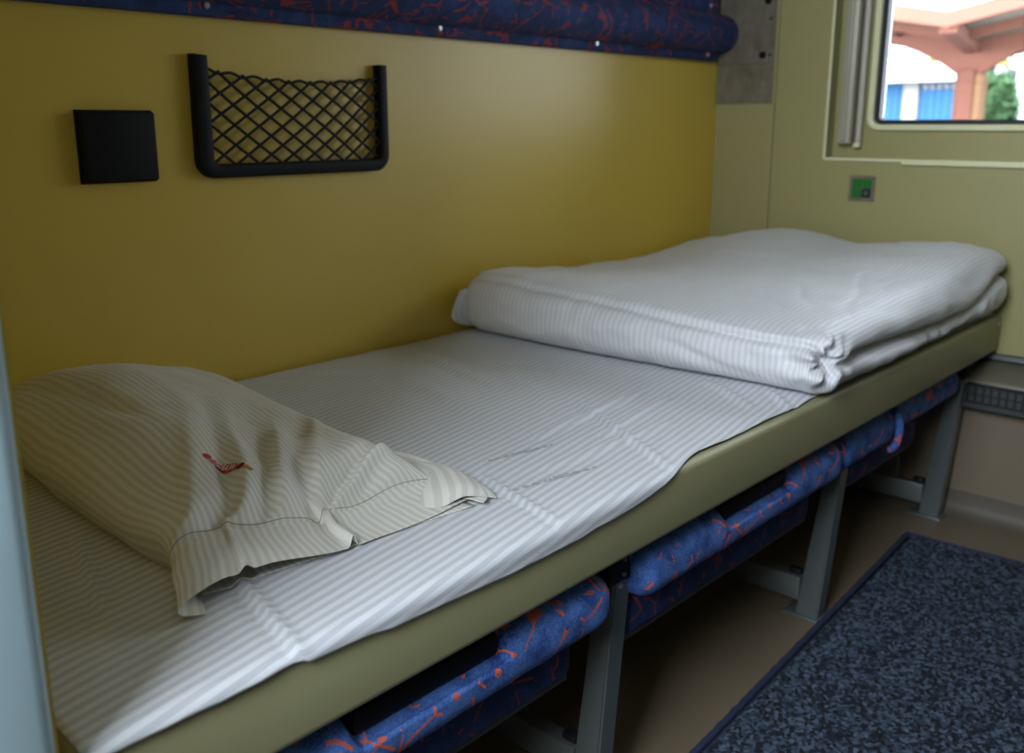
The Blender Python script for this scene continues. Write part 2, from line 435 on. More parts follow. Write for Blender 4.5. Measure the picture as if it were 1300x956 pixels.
def cr(a, b, c, d, t):
    return .5*((2*b) + (c-a)*t + (2*a-5*b+4*c-d)*t*t + (3*b-a-3*c+d)*t*t*t)
def crv(tab, f):
    n = len(tab); i = min(int(f), n-2); t = f-i
    g = lambda k: tab[max(0, min(n-1, k))]
    return cr(g(i-1), g(i), g(i+1), g(i+2), t)
def locate(keys, x):
    for i in range(len(keys)-1):
        a, b = keys[i], keys[i+1]
        if min(a, b) <= x <= max(a, b): return i + (x-a)/(b-a)
    return 0 if abs(x-keys[0]) < abs(x-keys[-1]) else len(keys)-1
def pillow_pt(s, v):
    """s across (head side 0 .. foot side 1), v along (wall 0 .. open mouth 1)"""
    fv = v*(len(PY)-1); fs = locate(PS, s)
    y = crv(PY, fv); h = crv([crv(row, fs) for row in PHT], fv); fx = crv(PX, fs)
    x0 = crv(PXH, fv); x1 = crv(PXF, fv); x = x0 + (x1-x0)*fx
    h = max(h, 0)
    top = sm(0, .03, h)
    # gathers that run from the seam back into the pillow
    g = sm(.30, .66, v)*(1-sm(.735, .785, v))
    q = 0
    for c, w, am in ((.10,.030,.009), (.175,.026,-.009), (.235,.022,.007), (.30,.028,-.009), (.365,.022,.008), (.43,.026,-.008), (.485,.020,.006)):
        cc = c + (.79-v)*(.85+.5*c) + .008*math.sin(v*15+c*20)
        q += .85*am*math.exp(-((s-cc)/(w*1.2))**2)
    q += .003*math.sin(s*34+v*9)*sm(.58, .7, s)*(1-sm(.86, .95, s))
    h += q*g*top
    # diagonal valley/ridge from the pinch point up to the far corner
    dd = (s-.545) - (.775-v)*2.9
    h += top*sm(.45,.6,v)*(1-sm(.78,.84,v))*(.009*math.exp(-(dd/.035)**2) - .006*math.exp(-((dd+.09)/.05)**2) + .006*math.exp(-((dd-.18)/.08)**2))*sm(.5,.6,s)*(1-sm(.80,.93,s))
    # seam groove and hem
    vs = .775
    vs += .03*math.sin((s-.1)*6)*0 
    h -= .0045*math.exp(-((v-vs)/.007)**2)*top + .0022*top*sm(vs-.003, vs+.003, v)
    h += .013*math.exp(-((s-.515-.03*(1-v))/.010)**2)*sm(.70,.80,v) - .012*math.exp(-((s-.50)/.03)**2)*math.exp(-((v-.765)/.03)**2)
    # soft creases
    h += top*(.004*nz(x*1.2, y, .5, 9) + .0022*nz(x+y*.5, y*.6, 3.5, 20) - .004*max(0, .25-abs(nz(x*1.2+y*.7, y*.5, 8.2, 6)))*sm(0,.5,v)*1.6)
    h += top*(-.010*math.exp(-((s-.20-.25*v)/.03)**2)*math.exp(-((v-.25)/.14)**2))
    y += .006*nz(s*3, v*2, 7.7, 2)*sm(.6, 1, v) + (-.010*math.exp(-(s/.06)**2)*sm(.8,1,v)) + .006*math.exp(-((s-.27)/.15)**2)*sm(.85,1,v)
    y -= .022*sm(.9,1,s)*sm(.85,1,v)
    x += .004*nz(s, v*3, 4.4, 3)
    h = max(h, 0)
    return Vector((x, y, max(zsheet(x, y), H-.001)+.0016 + h))
def pillow():
    t = thing('pillow', (-1.75, -.33, H+.001), 'white striped pillow in a pillowcase with red printed logo, at the head of the bed', 'pillow')
    nS, nV = 230, 250; P = []; U = []
    for i in range(nV+1):
        v = i/nV; row = []; ur = []
        for j in range(nS+1):
            s = j/nS
            p = pillow_pt(s, v); row.append(p); ur.append((v*.70, s*.48))
        P.append(row); U.append(ur)
    m = MB(); V = m.grid(P, U)
    # close the wall end
    # underside resting on the sheet
    Q = []; U2 = []
    for i in range(61):
        v = i/60; row = []; ur = []
        a = pillow_pt(0, v*.87); b = pillow_pt(1, v*.96)
        for j in range(31):
            f = j/30; p = a.lerp(b, f); p.z = zsheet(p.x, p.y)+.0012; row.append(p); ur.append((v*.69, -f*.4))
        Q.append(row); U2.append(ur)
    m.grid(Q, U2)
    cap = [v for v in V[0]]
    ce = m.bm.verts.new(Vector((-1.76, -.011, H+.02)))
    for a, b in zip(cap, cap[1:]): m.bm.faces.new((a, b, ce))
    o = m.build('pillowcase', M['pillow'], t, angle=180, fix=False)
    md = o.modifiers.new('thickness', 'SOLIDIFY'); md.thickness = .0009; md.offset = 0
    m = MB(); m.tube([pillow_pt(.05+.50*k/120, .768)+Vector((0, 0, .0006)) for k in range(121)], .0006, 6); m.build('stitched_seam', M['thread'], t)
    m = MB(); m.tube([pillow_pt(.56+.36*k/90, .772)+Vector((0, 0, .0004)) for k in range(91)], .0006, 6); m.build('stitched_seam', M['thread'], t)
    # loose corner of the mouth, lying on the sheet with a raised lip
    ctl = [[(-1.622,-.548,.012), (-1.617,-.590,.010), (-1.655,-.628,.006), (-1.672,-.648,.003)],
           [(-1.600,-.545,.020), (-1.598,-.596,.022), (-1.622,-.640,.017), (-1.640,-.662,.004)],
           [(-1.580,-.560,.014), (-1.577,-.608,.020), (-1.596,-.652,.018), (-1.612,-.668,.010)],
           [(-1.570,-.590,.006), (-1.566,-.625,.010), (-1.576,-.660,.010), (-1.588,-.678,.006)],
           [(-1.566,-.618,.003), (-1.562,-.640,.004), (-1.566,-.664,.004), (-1.574,-.684,.002)]]
    R = []; UU = []
    for i in range(41):
        row = []; ur = []
        for j in range(31):
            c = [crv([crv([ctl[a][b][k] for b in range(4)], j/30*3) for a in range(5)], i/40*4) for k in range(3)]
            row.append((c[0], c[1], zsheet(c[0], c[1])+.0012+max(c[2], .0005))); ur.append((j/30*.12+.6, .44+i/40*.07))
        R.append(row); UU.append(ur)
    m = MB(); m.grid(R, UU); f = m.build('pillowcase_flap', M['pillow'], t, angle=180)
    md = f.modifiers.new('thickness', 'SOLIDIFY'); md.thickness = .0009; md.offset = 0
    ctl = [[(-1.612,-.52,.004), (-1.590,-.55,.004), (-1.575,-.60,.003)], [(-1.590,-.515,.022), (-1.575,-.545,.018), (-1.562,-.595,.008)], [(-1.570,-.510,.004), (-1.560,-.540,.003), (-1.552,-.600,.002)]]
    R = []; UU = []
    for i in range(17):
        row = []; ur = []
        for j in range(21):
            c = [crv([crv([ctl[a][b][k] for b in range(3)], j/20*2) for a in range(3)], i/16*2) for k in range(3)]
            row.append((c[0], c[1], zsheet(c[0], c[1])+.001+max(c[2], .0005))); ur.append((j/20*.1, i/16*.05))
        R.append(row); UU.append(ur)
    m = MB(); m.grid(R, UU); f = m.build('pillowcase_flap', M['pillow'], t, angle=180)
    md = f.modifiers.new('thickness', 'SOLIDIFY'); md.thickness = .0009; md.offset = 0
    return t
PIL = pillow()

# print that follows the cloth: local (a, b) metres -> surface
def text_mesh(txt, size):
    cu = bpy.data.curves.new('txt', 'FONT'); cu.body = txt; cu.size = size; cu.align_x = 'CENTER'; cu.align_y = 'CENTER'; cu.offset = size*.02
    cu.resolution_u = 3
    ob = bpy.data.objects.new('txt', cu); COL.objects.link(ob)
    dg = bpy.context.evaluated_depsgraph_get(); me = bpy.data.meshes.new_from_object(ob.evaluated_get(dg))
    bpy.data.objects.remove(ob); bpy.data.curves.remove(cu)
    bm = bmesh.new(); bm.from_mesh(me); bpy.data.meshes.remove(me)
    bmesh.ops.triangulate(bm, faces=bm.faces[:])
    return bm
def ellipse_poly(cx, cy, a, b, n=20): return [(cx+a*math.cos(2*PI*k/n), cy+b*math.sin(2*PI*k/n)) for k in range(n)]

def pillow_logo():
    # centre of the print in (s, v) and directions: local +a runs towards the foot/front, following a sagging line
    def S(a, b, lift):
        s = LS + a*LA[0] + b*LB[0] ; v = LV + a*LA[1] + b*LB[1]
        p = pillow_pt(s, v); du = pillow_pt(s+.004, v)-p; dv = pillow_pt(s, v+.004)-p
        n = du.cross(dv); n.normalize()
        if n.z < 0: n = -n
        return p + n*lift
    def fill(polys, name, mat, lift, rings=4):
        m = MB()
        for poly in polys:
            cx = sum(p[0] for p in poly)/len(poly); cy = sum(p[1] for p in poly)/len(poly)
            R = [[S(cx+(x-cx)*k/rings, cy+(y-cy)*k/rings, lift) for x, y in poly] for k in range(1, rings+1)]
            V = m.grid(R, closed=True); c = m.bm.verts.new(S(cx, cy, lift)); n = len(V[0])
            for i in range(n): m.bm.faces.new((V[0][i], V[0][(i+1) % n], c))
        return m.build(name, mat, PIL, angle=180)
    # band
    band = []
    n = 24
    for k in range(n+1):
        a = -.0185+.037*k/n; band.append((a, .0062*max(0.25, 1-(a/.022)**4)))
    for k in range(n, -1, -1):
        a = -.0185+.037*k/n; band.append((a, -.0062*max(0.25, 1-(a/.022)**4)))
    m = MB()
    R = []
    for k in range(33):
        a = -.0185+.037*k/32; w = .0062*max(.3, 1-(a/.021)**4); R.append([S(a, w*(j/8*2-1), .0014) for j in range(9)])
    m.grid(R); m.build('printed_logo', M['red'], PIL, angle=180)
    fill([ellipse_poly(.0245, 0, .0050, .0046)], 'printed_dot', M['deepred'], .0014)
    fill([ellipse_poly(-.0245, .0, .0042, .0040)], 'printed_dot', M['pink_ink'], .0014)
    fill([ellipse_poly(-.0345, .0005, .0050, .0042)], 'printed_dot', M['red'], .0014)
    fill([ellipse_poly(.0335, 0, .0034, .0036)], 'printed_dot', M['orange'], .0014)
    fill([ellipse_poly(.0400, 0, .0028, .0032)], 'printed_dot', M['ochre'], .0014)
    bm = text_mesh('WARS', .0125)
    bmesh.ops.subdivide_edges(bm, edges=bm.edges[:], cuts=1)
    for v in bm.verts:
        x, y = -v.co.x*.98, -v.co.y   # reads upside down from the bedside
        v.co = S(x, y, .0020)
    mm = MB(); mm.bm.free(); mm.bm = bm; mm.build('printed_word', M['ink_white'], PIL, angle=180)
LS, LV = .372, .597
LA = (.78, .98); LB = (-2.6, .5)
pillow_logo()

def sheet_mark(cx, cy, ang, k, parent):
    """tone-on-tone woven mark: dots, word, dots"""
    ca, sa = math.cos(ang), math.sin(ang)
    def S(a, b): 
        x = cx + a*ca - b*sa; y = cy + a*sa + b*ca; return Vector((x, y, zsheet(x, y)+.0007))
    m = MB()
    for a, r in ((-.072,.0045), (-.056,.006), (-.037,.007), (.037,.007), (.056,.006), (.072,.0045)):
        poly = ellipse_poly(a*k, 0, r*k, r*.75*k); V = [m.bm.verts.new(S(x, y)) for x, y in poly]; c = m.bm.verts.new(S(a*k, 0))
        for i in range(len(V)): m.bm.faces.new((V[i], V[(i+1) % len(V)], c))
    bm = text_mesh('WARS', .020*k)
    vm = {}
    for v in bm.verts: vm[v.index] = m.bm.verts.new(S(v.co.x, v.co.y))
    for f in bm.faces:
        try: m.bm.faces.new([vm[v.index] for v in f.verts])
        except ValueError: pass
    bm.free(); m.build('woven_mark', M['woven'], parent, angle=180)
sheet_mark(-1.705, -.655, -.185, .85, SHEET)
sheet_mark(-1.475, -.690, -.185, .85, SHEET)
sheet_mark(-1.44, -.60, -.185, .7, SHEET)

# ------------------------------------------------------------------ folded duvet
DX0, DX1, DY0, DY1 = -.965, -.030, -.795, -.020
def duvet_h(x, y):
    a = sm(-.60, -.12, x)
    h = .104 + .012*sm(-.96, -.7, x)
    yy = (y-DY0)/(DY1-DY0)      # 0 front .. 1 wall
    hump = a*(.048 + .012*math.sin(yy*7.2+.4))*sm(.95, .66, yy)
    h -= a*.024*sm(.62, .42, yy) - a*.006*math.exp(-((yy-.08)/.1)**2)
    h += hump - .012*math.exp(-((x+.1)/.1)**2)*math.exp(-((yy)/.12)**2)
    h += .018*math.exp(-((x+.93)/.12)**2)*sm(.3, .9, yy)   # thicker roll at the wall corner
    h -= .020*math.exp(-((x+.50)/.22)**2)*sm(.4, 1, yy)
    return h
def duvet():
    t = thing('duvet', ((DX0+DX1)/2, (DY0+DY1)/2, H+.004), 'folded white striped duvet lying at the window end of the bed', 'duvet')
    hx, hy, hz = (DX1-DX0)/2, (DY1-DY0)/2, .5; cx, cy = (DX0+DX1)/2, (DY0+DY1)/2
    r = .042; T = .104
    PIT = Vector((-.948, -.785, .060)); dirc = Vector((-.72, -.69, .05)).normalized()
    e1 = dirc.cross(Vector((0, 0, 1))).normalized(); e2 = dirc.cross(e1)
    def map_pt(px, py, pz):
        P = Vector((px*hx, py*hy, pz*T/2)); inner = Vector((max(-hx+r, min(hx-r, P.x)), max(-hy+r, min(hy-r, P.y)), max(-T/2+r, min(T/2-r, P.z))))
        n = P-inner; n.normalize(); q = inner + n*r
        x, y = cx+q.x, cy+q.y; tt = (q.z+T/2)/T
        # wavy outline
        sidex = abs(n.x); sidey = abs(n.y)
        if x < cx: x -= .030*sm(-.80, -.25, y)*(cx-x)/(cx-DX0)
        h = duvet_h(x, y); z = tt*h
        p = Vector((x, y, z))
        d = 0
        # broad billows on top
        up = max(0, n.z)
        d += up*(.009*nz(x, y, 1.1, 5) + .0045*nz(x*1.3, y, 9.1, 11))
        cre = lambda X, Y, sx, sy, o: max(0, .2-abs(nz(X*sx, Y*sy, o, 1)))*5
        d -= up*.0022*cre(x+.5*y, y-.4*x, 5, 9, 2.2)**2*sm(.2, 1, up)
        d -= up*.0014*cre(x-.7*y, y+.2*x, 8, 13, 7.2)**2
        # the end that faces the pillow: bulging side with slanting creases
        if n.x < -.1:
            w = -n.x
            d += w*(.010*math.sin(PI*min(1, max(0, tt))) + .005*nz(y*1, z*2, 3.3, 9) + .003*nz(y*1.5-z, z*2+y*.6, 6.3, 20))
            zc = .086 + .03*sm(-.55, -.1, y) + .006*math.sin(y*11)
            d -= .007*math.exp(-((z-zc)/.006)**2)*w
            d += .004*math.exp(-((z-zc-.010)/.006)**2)*w
            d -= w*.005*math.exp(-((z-.05-(y+.55)*.25)/.010)**2)*math.exp(-((y+.58)/.10)**2)
            d += w*.005*math.exp(-((z-.04+(y+.28)*.2)/.012)**2)*math.exp(-((y+.3)/.12)**2)
        # long front side: two layers with a groove between
        if n.y < -.1:
            w = -n.y
            zg = .052 - .014*sm(-.85, -.45, x) + .055*sm(-.35, -.08, x)
            d -= w*.024*math.exp(-((z-zg)/.010)**2)*sm(-.93, -.86, x)
            d += w*(.007*math.exp(-((z-zg-.035)/.022)**2))
            d += w*(z < zg)*(.006*math.sin(PI*min(1, max(0, z/zg))) + .006*nz(x*1.4, z*1.5, 4.4, 16) - .010*math.exp(-((x+.50)/.012)**2) - .007*math.exp(-((x+.44)/.01)**2))
            d += w*.004*nz(x, z*2, 2.4, 12)
        # far end
        if n.x > .1: d -= n.x*.010*math.exp(-((z-.06)/.012)**2)
        p += n*d
        # twist of gathered cloth at the near front corner
        rel = p-PIT; a, b = rel.dot(e1), rel.dot(e2); rr = math.hypot(a, b)
        if rr < .085 and (n.x < .2 and n.y < .2 and (n.x < -.05 or n.y < -.05 or n.z > 0)):
            ph = math.atan2(b, a); fall = sm(.085, .02, rr)
            dd = -.030*math.exp(-(rr/.013)**2) + fall*(.0085*math.sin(5*ph + rr*95) + .004*math.sin(9*ph - rr*60))*sm(.004, .016, rr) + .008*math.exp(-((rr-.03)/.012)**2)
            p += -dirc*(-dd)
        v = y
        v = p.y + max(0, -n.y)*(z-h)
        if n.y > .1: v = p.y + n.y*(h-z)
        p.z = max(p.z, .0) + zsheet_safe(p.x, p.y)
        return p, (p.x, v)
    def zsheet_safe(x, y): return H+.0045
    m = MB()
    N = dict(x=170, y=150, z=34)
    def face(f, na, nb):
        R = []; U = []
        for i in range(na+1):
            row = []; ur = []
            for j in range(nb+1):
                A = -1+2*i/na; B = -1+2*j/nb
                p, uv = map_pt(*f(A, B)); row.append(p); ur.append(uv)
            R.append(row); U.append(ur)
        m.grid(R, U)
    wp = lambda a: math.copysign(1-(1-abs(a))**1.35, a)     # more vertices near the rounded edges
    face(lambda a, b: (wp(a), wp(b), 1), N['x'], N['y']); face(lambda a, b: (wp(a), wp(b), -1), N['x'], N['y'])
    face(lambda a, b: (-1, wp(a), b), N['y'], N['z']*2); face(lambda a, b: (1, wp(a), b), N['y'], N['z'])
    face(lambda a, b: (wp(a), -1, b), N['x'], N['z']*2); face(lambda a, b: (wp(a), 1, b), N['x'], N['z'])
    bmesh.ops.remove_doubles(m.bm, verts=m.bm.verts[:], dist=.00005)
    m.build('duvet_body', M['duvet'], t, angle=180)
    # cover corner poking out by the wall
    ctl = [[(-.935,-.026,.004), (-.975,-.026,.010), (-1.000,-.024,.018)], [(-.945,-.040,.05), (-.992,-.036,.050), (-1.024,-.026,.040)], [(-.93,-.050,.095), (-.985,-.045,.095), (-1.008,-.036,.090)]]
    R = []; UU = []
    for i in range(17):
        row = []; ur = []
        for j in range(17):
            c = [crv([crv([ctl[a][b][k] for b in range(3)], j/16*2) for a in range(3)], i/16*2) for k in range(3)]
            row.append((c[0], c[1], H+.003+c[2])); ur.append((i/16*.1, j/16*.06))
        R.append(row); UU.append(ur)
    m = MB(); m.grid(R, UU); f = m.build('cover_corner', M['duvet'], t, angle=180)
    md = f.modifiers.new('thickness', 'SOLIDIFY'); md.thickness = .001; md.offset = 0
duvet()

# ------------------------------------------------------------------ upper berth panel
def berth():
    t = thing('folded_berth', (-1.05, -.03, 1.091), 'dark blue upholstered folded berth panel with red strokes, along top of yellow wall', 'berth')
    X0, X1 = -2.085, -.040
    m = MB(); R = []
    def prof(k):     # k: how much the roll stands out
        pts = [(-.0005, 1.0915), (-.016, 1.0915), (-.020, 1.095), (-.021, 1.112)]
        for i in range(13):
            a = PI*i/12; pts.append((-.021 - (.004+.052*k)*math.sin(a)**1.3, 1.1605 - .050*math.cos(a)))
        pts += [(-.021, 1.212), (-.021, 1.30), (-.021, 1.50), (-.016, 1.505), (-.0005, 1.505)]
        return pts
    xs = [X0 + (X1-.16-X0)*i/30 for i in range(31)] + [X1-.16+.16*i/24 for i in range(1, 25)]
    for x in xs:
        k = 1.0 if x < X1-.16 else 1-.25*sm(X1-.16, X1, x)
        ex = .042*sm(X1-.08, X1, x)
        R.append([(x + (ex if y < -.022 else 0)*min(1, (-y-.021)/.03), y, z) for y, z in prof(k)])
    V = m.grid(R); m.bm.faces.new(V[-1]); m.bm.faces.new(V[0][::-1])
    m.build('upholstered_panel', M['navy'], t, angle=60)
    def screw(x, z):
        m = MB(); m.cyl((x, -.0205, z), (x, -.0235, z), .0052, .0042, 16); m.cyl((x, -.0236, z), (x, -.0240, z), .0016, n=10); return m.build('screw', M['chrome'], t)
    for x in (-1.995, -1.519, -1.037, -.557, -.085): screw(x, 1.1068)
    screw(-.081, 1.2287)
berth()

def plate():
    t = thing('wall_bracket_plate', (-.002, -.085, .982), 'worn grey steel plate with black bolts, on window wall corner', 'bracket plate')
    m = MB(); m.box((-.0035, -.1685, .982), (-.0003, -.002, 1.50), .0008, 1); m.build('steel_plate', M['plate'], t)
    m = MB(); m.box((-.0065, -.160, 1.083), (-.0036, -.002, 1.50), .001, 1); m.build('upper_plate', M['plate'], t)
    for y, z, r in ((-.137, 1.1035, .0095), (-.145, 1.237, .0095)):
        m = MB(); m.cyl((-.0066, y, z), (-.013, y, z), r, r*.8, 20); m.cyl((-.013, y, z), (-.016, y, z), r*.5, r*.4, 12); m.build('bolt', M['black'], t)
    for y, z in ((-.155, 1.193), (-.158, 1.103)):
        m = MB(); m.cyl((-.0066, y, z), (-.0075, y, z), .005, .005, 14); m.build('rivet', M['dark'], t)
plate()

# ------------------------------------------------------------------ wall fittings
def wallbox():
    t = thing('wall_socket_cover', (-1.672, -.001, .845), 'plain black square plastic cover mounted on the yellow wall', 'wall fitting')
    m = MB(); m.box((-1.725, -.018, .8485), (-1.615, -.0003, .9485), .0035, 3); m.build('cover', M['black'], t)
    m = MB(); m.box((-1.7275, -.004, .846), (-1.6125, -.0002, .951), .001, 1); m.build('back_plate', M['black'], t)
    m = MB(); m.box((-1.700, -.0192, .853), (-1.640, -.0178, .857), .0004, 1); m.build('latch', M['black'], t)
wallbox()

def net():
    t = thing('net_pocket', (-1.355, -.001, .846), 'black U-shaped luggage net holder on yellow wall', 'net holder')
    x0, x1, z0, z1 = -1.548, -1.164, .8465, 1.034
    w = .028; wr = .024; r = .03; yb = -.0003; yf = -.017
    def bx(x): return x
    m = MB()
    # outer and inner paths of the U
    out = [(x0+.002, z1+.002)]
    inn = [(x0+w, z1+.000)]
    n = 8
    out.append((x0, z0+r))
    for k in range(1, n+1): a = PI + PI/2*k/n; out.append((x0+r+r*math.cos(a), z0+r+r*math.sin(a)))
    for k in range(0, n+1): a = -PI/2 + PI/2*k/n; out.append((x1-r+r*math.cos(a), z0+r+r*math.sin(a)))
    out.append((x1, z1))
    r2 = .010
    inn.append((x0+w, z0+w+r2-.006))
    for k in range(1, n+1): a = PI + PI/2*k/n; inn.append((x0+w+r2+r2*math.cos(a), z0+wr-.002+r2+r2*math.sin(a)))
    for k in range(0, n+1): a = -PI/2 + PI/2*k/n; inn.append((x1-wr+.003-r2+r2*math.cos(a), z0+wr-.002+r2+r2*math.sin(a)))
    inn.append((x1-wr+.003, z1))
    R = []
    b = .004
    for (ox, oz), (ix, iz) in zip(out, inn):
        d = Vector((ix-ox, iz-oz)).normalized()*b
        R.append([(ox, yb, oz), (ox, yf+b, oz), (ox+d.x*.4, yf+b*.3, oz+d.y*.4), (ox+d.x, yf, oz+d.y), (ix-d.x, yf, iz-d.y), (ix-d.x*.4, yf+b*.3, iz-d.y*.4), (ix, yf+b, iz), (ix, yb, iz)])
    V = m.grid(R, closed=True); m.bm.faces.new(V[0][::-1]); m.bm.faces.new(V[-1])
    m.build('frame', M['black'], t)
    # net: diamond mesh of cord, bowed off the wall
    nc, nr = 16, 9
    xa, xb, za = x0+w-.003, x1-wr+.006, z0+wr-.004
    def ztop(u): return 1.0135 - .0030*u - .052*u*(1-u)*(1.0)
    def node(i, j):
        u = i/nc; zt = ztop(u); f = j/nr
        return Vector((xa+(xb-xa)*u, -.010 - .010*math.sin(PI*u)*math.sin(PI*(.15+.75*f)), za + (zt-za)*f))
    m = MB()
    def strand(pts):
        # gentle S between knots
        P = []
        for a, b_ in zip(pts, pts[1:]):
            for k in range(4): P.append(a.lerp(b_, k/4))
        P.append(pts[-1]); m.tube(P, .0024, 6)
    # zig-zag strands: trace both diagonal families with reflection at the sides
    for fam in (1, -1):
        for st in range(-nr, nc+nr+1):
            if st % 2: continue
            pts = []
            for j in range(nr+1):
                i = st + fam*j
                if 0 <= i <= nc: pts.append(node(i, j))
            if len(pts) > 1: strand(pts)
    for i in range(nc+1):
        for j in range(nr+1):
            if (i+j) % 2 == 0: 
                p = node(i, j); m.box(p-Vector((.0026, .0022, .0026)), p+Vector((.0026, .0022, .0026)), .001, 1)
    m.build('net_mesh', M['cord'], t)
    m = MB(); P = [node(0, nr)+Vector(((xb-xa)*k/48, 0, 0)) for k in range(49)]
    P = [Vector((xa+(xb-xa)*k/60, -.010-.010*math.sin(PI*k/60)*math.sin(PI*.9), ztop(k/60)+.0024*math.cos(2*PI*k/60*nc/2))) for k in range(61)]
    m.tube(P, .0024, 8)
    m.build('elastic_edge', M['cord'], t)
net()

def button_panel():
    t = thing('button_panel', (-.001, -.4265, .744), 'small square steel panel with green buttons below window', 'control panel')
    y0, y1, z0, z1 = -.3945, -.4585, .743, .8045
    m = MB(); m.box((-.003, y1, z0), (-.0002, y0, z1), .0008, 1)
    for a, b in (((-.005, y1, z0), (-.003, y0, z0+.007)), ((-.005, y1, z1-.007), (-.003, y0, z1)), ((-.005, y1, z0+.007), (-.003, y1+.007, z1-.007)), ((-.005, y0-.007, z0+.007), (-.003, y0, z1-.007))):
        m.box(a, b, .0006, 1)
    m.build('steel_frame', M['plate'], t)
    ym, zm = (y0+y1)/2, (z0+z1)/2; g = .0008
    for (a, b), mt in ((((ym+g, zm+g), (y0-.0085, z1-.0085)), 'green'), (((y1+.0085, zm+g), (ym-g, z1-.0085)), 'green'), (((ym+g, z0+.0085), (y0-.0085, zm-g)), 'green')):
        m = MB(); m.box((-.0060, min(a[0], b[0]), a[1]), (-.0030, max(a[0], b[0]), b[1]), .0008, 1); m.build('green_button', M[mt], t)
    m = MB(); m.box((-.0045, y1+.0085, z0+.0085), (-.003, ym-g, zm-g), .0005, 1); k = m.build('dark_tile', M['tile_dark'], t)
    m = MB(); m.cyl((-.0046, ym-.0125, zm-.011), (-.010, ym-.0125, zm-.011), .0055, .0045, 20); m.build('knob', M['knobgrey'], k)
button_panel()

def heater():
    t = thing('wall_heater', (-.03, -1.1, .28), 'low metal heater casing with black grille below the window', 'heater')
    ya, yb = -.700, ROOMY1+.01
    m = MB(); m.prism([(-.001, .4125), (-.012, .410), (-.014, .400), (-.006, .395), (-.001, .394)], 1, yb, -.60); m.build('top_rail', M['rail_dark'], t)
    m = MB(); m.prism([(-.001, .3935), (-.006, .3935), (-.055, .3585), (-.058, .348), (-.001, .348)], 1, yb, ya); m.build('sloping_top', M['bronze'], t)
    m = MB(); m.box((-.056, yb, .285), (-.001, ya, .3475), .002, 1); m.build('casing', M['dark'], t)
    m = MB(); n = 62
    m.box((-.0595, yb+.004, .340), (-.056, ya-.004, .3465)); m.box((-.0595, yb+.004, .300), (-.056, ya-.004, .304))
    m.box((-.0590, yb+.004, .320), (-.0565, ya-.004, .3225))
    for i in range(n):
        y = ya-.006-(ya-yb-.014)*i/(n-1); m.box((-.0592, y-.0024, .302), (-.056, y+.0024, .342))
    m.build('grille', M['rubber'], t)
heater()

# ------------------------------------------------------------------ seats below
def rounded_block(m, a, b, r, nx=40, bulge=.004, cut=None):
    """soft block: rounded box, cut(x) lowers the top edge locally"""
    a, b = Vector(a), Vector(b); c = (a+b)/2; h = (b-a)/2
    def mp(px, py, pz):
        P = Vector((px*h.x, py*h.y, pz*h.z)); i = Vector([max(-h[k]+r, min(h[k]-r, P[k])) for k in range(3)])
        n = (P-i).normalized(); q = c + i + n*r
        q += n*bulge*(math.cos(px*1.3)*math.cos(py*1.2)*math.cos(pz*1.2)) + n*.0012*nz(q.x, q.y, q.z, 30)
        if cut: q.z -= cut(q.x)*max(0, pz)
        return q
    def face(f, na, nb): m.grid([[mp(*f(-1+2*i/na, -1+2*j/nb)) for j in range(nb+1)] for i in range(na+1)])
    ny, nz_ = 16, 14
    face(lambda x, y: (x, y, 1), nx, ny); face(lambda x, y: (x, y, -1), nx, ny)
    face(lambda x, y: (x, -1, y), nx, nz_); face(lambda x, y: (x, 1, y), nx, nz_)
    face(lambda x, y: (-1, x, y), ny, nz_); face(lambda x, y: (1, x, y), ny, nz_)
    bmesh.ops.remove_doubles(m.bm, verts=m.bm.verts[:], dist=.00005)
def make_seat():
    # modelled for the middle place: x -1.385 .. -.775
    X0, X1 = -1.382, -.782
    t = thing('folding_seat', ((X0+X1)/2, -.66, .25), 'blue and orange folded seat cushion, middle of three under the berth board', 'seat', 'folded seats under the berth board')
    m = MB(); cut = lambda x: .024*sm(-1.19, -1.175, x)*(1-sm(-.985, -.97, x))
    rounded_block(m, (X0, -.765, .322), (X1, -.60, .3945), .030, 90, .004, cut); m.build('cushion', M['fabric'], t)
    m = MB(); m.box((-1.178, -.752, .372), (-.983, -.63, .3950), .003, 2); m.build('handle_recess', M['black'], t)
    m = MB(); rounded_block(m, (X0+.02, -.722, .248), (X1-.03, -.62, .320), .018, 30, .002); m.build('lower_panel', M['fabric_shaded'], t)
    m = MB(); m.box((X0+.025, -.714, .242), (X1-.035, -.60, .2545), .002, 1); m.build('seat_edge', M['dark'], t)
    return t
seat = make_seat(); sx = seat.location.x
dup(seat, (sx-.660, -.66, .25), 'blue and orange folded seat cushion nearest the pillow end')
def far_seat():
    t = thing('folding_seat', (-.42, -.66, .25), 'blue and orange folded seat cushion with a strap gap, nearest the window', 'seat', 'folded seats under the berth board')
    m = MB(); rounded_block(m, (-.755, -.752, .318), (-.515, -.60, .3945), .030, 50, .004); m.build('cushion', M['fabric'], t)
    m = MB(); cut = lambda x: -.0
    rounded_block(m, (-.520, -.744, .328), (-.125, -.60, .3945), .026, 50, .004); m.build('cushion', M['fabric'], t)
    m = MB(); P = []
    for k in range(15):
        a = PI*k/14; P.append((-.515, -.738-.017*math.sin(a), 0.345-.041*math.cos(a)))
    m.tube(P, .008, 10); m.build('strap', M['fabric'], t)
    m = MB(); rounded_block(m, (-.675, -.716, .252), (-.30, -.66, .322), .018, 30, .002); m.build('lower_panel', M['fabric_shaded'], t)
    m = MB(); m.box((-.67, -.706, .246), (-.31, -.60, .257), .002, 1); m.build('seat_edge', M['dark'], t)
far_seat()

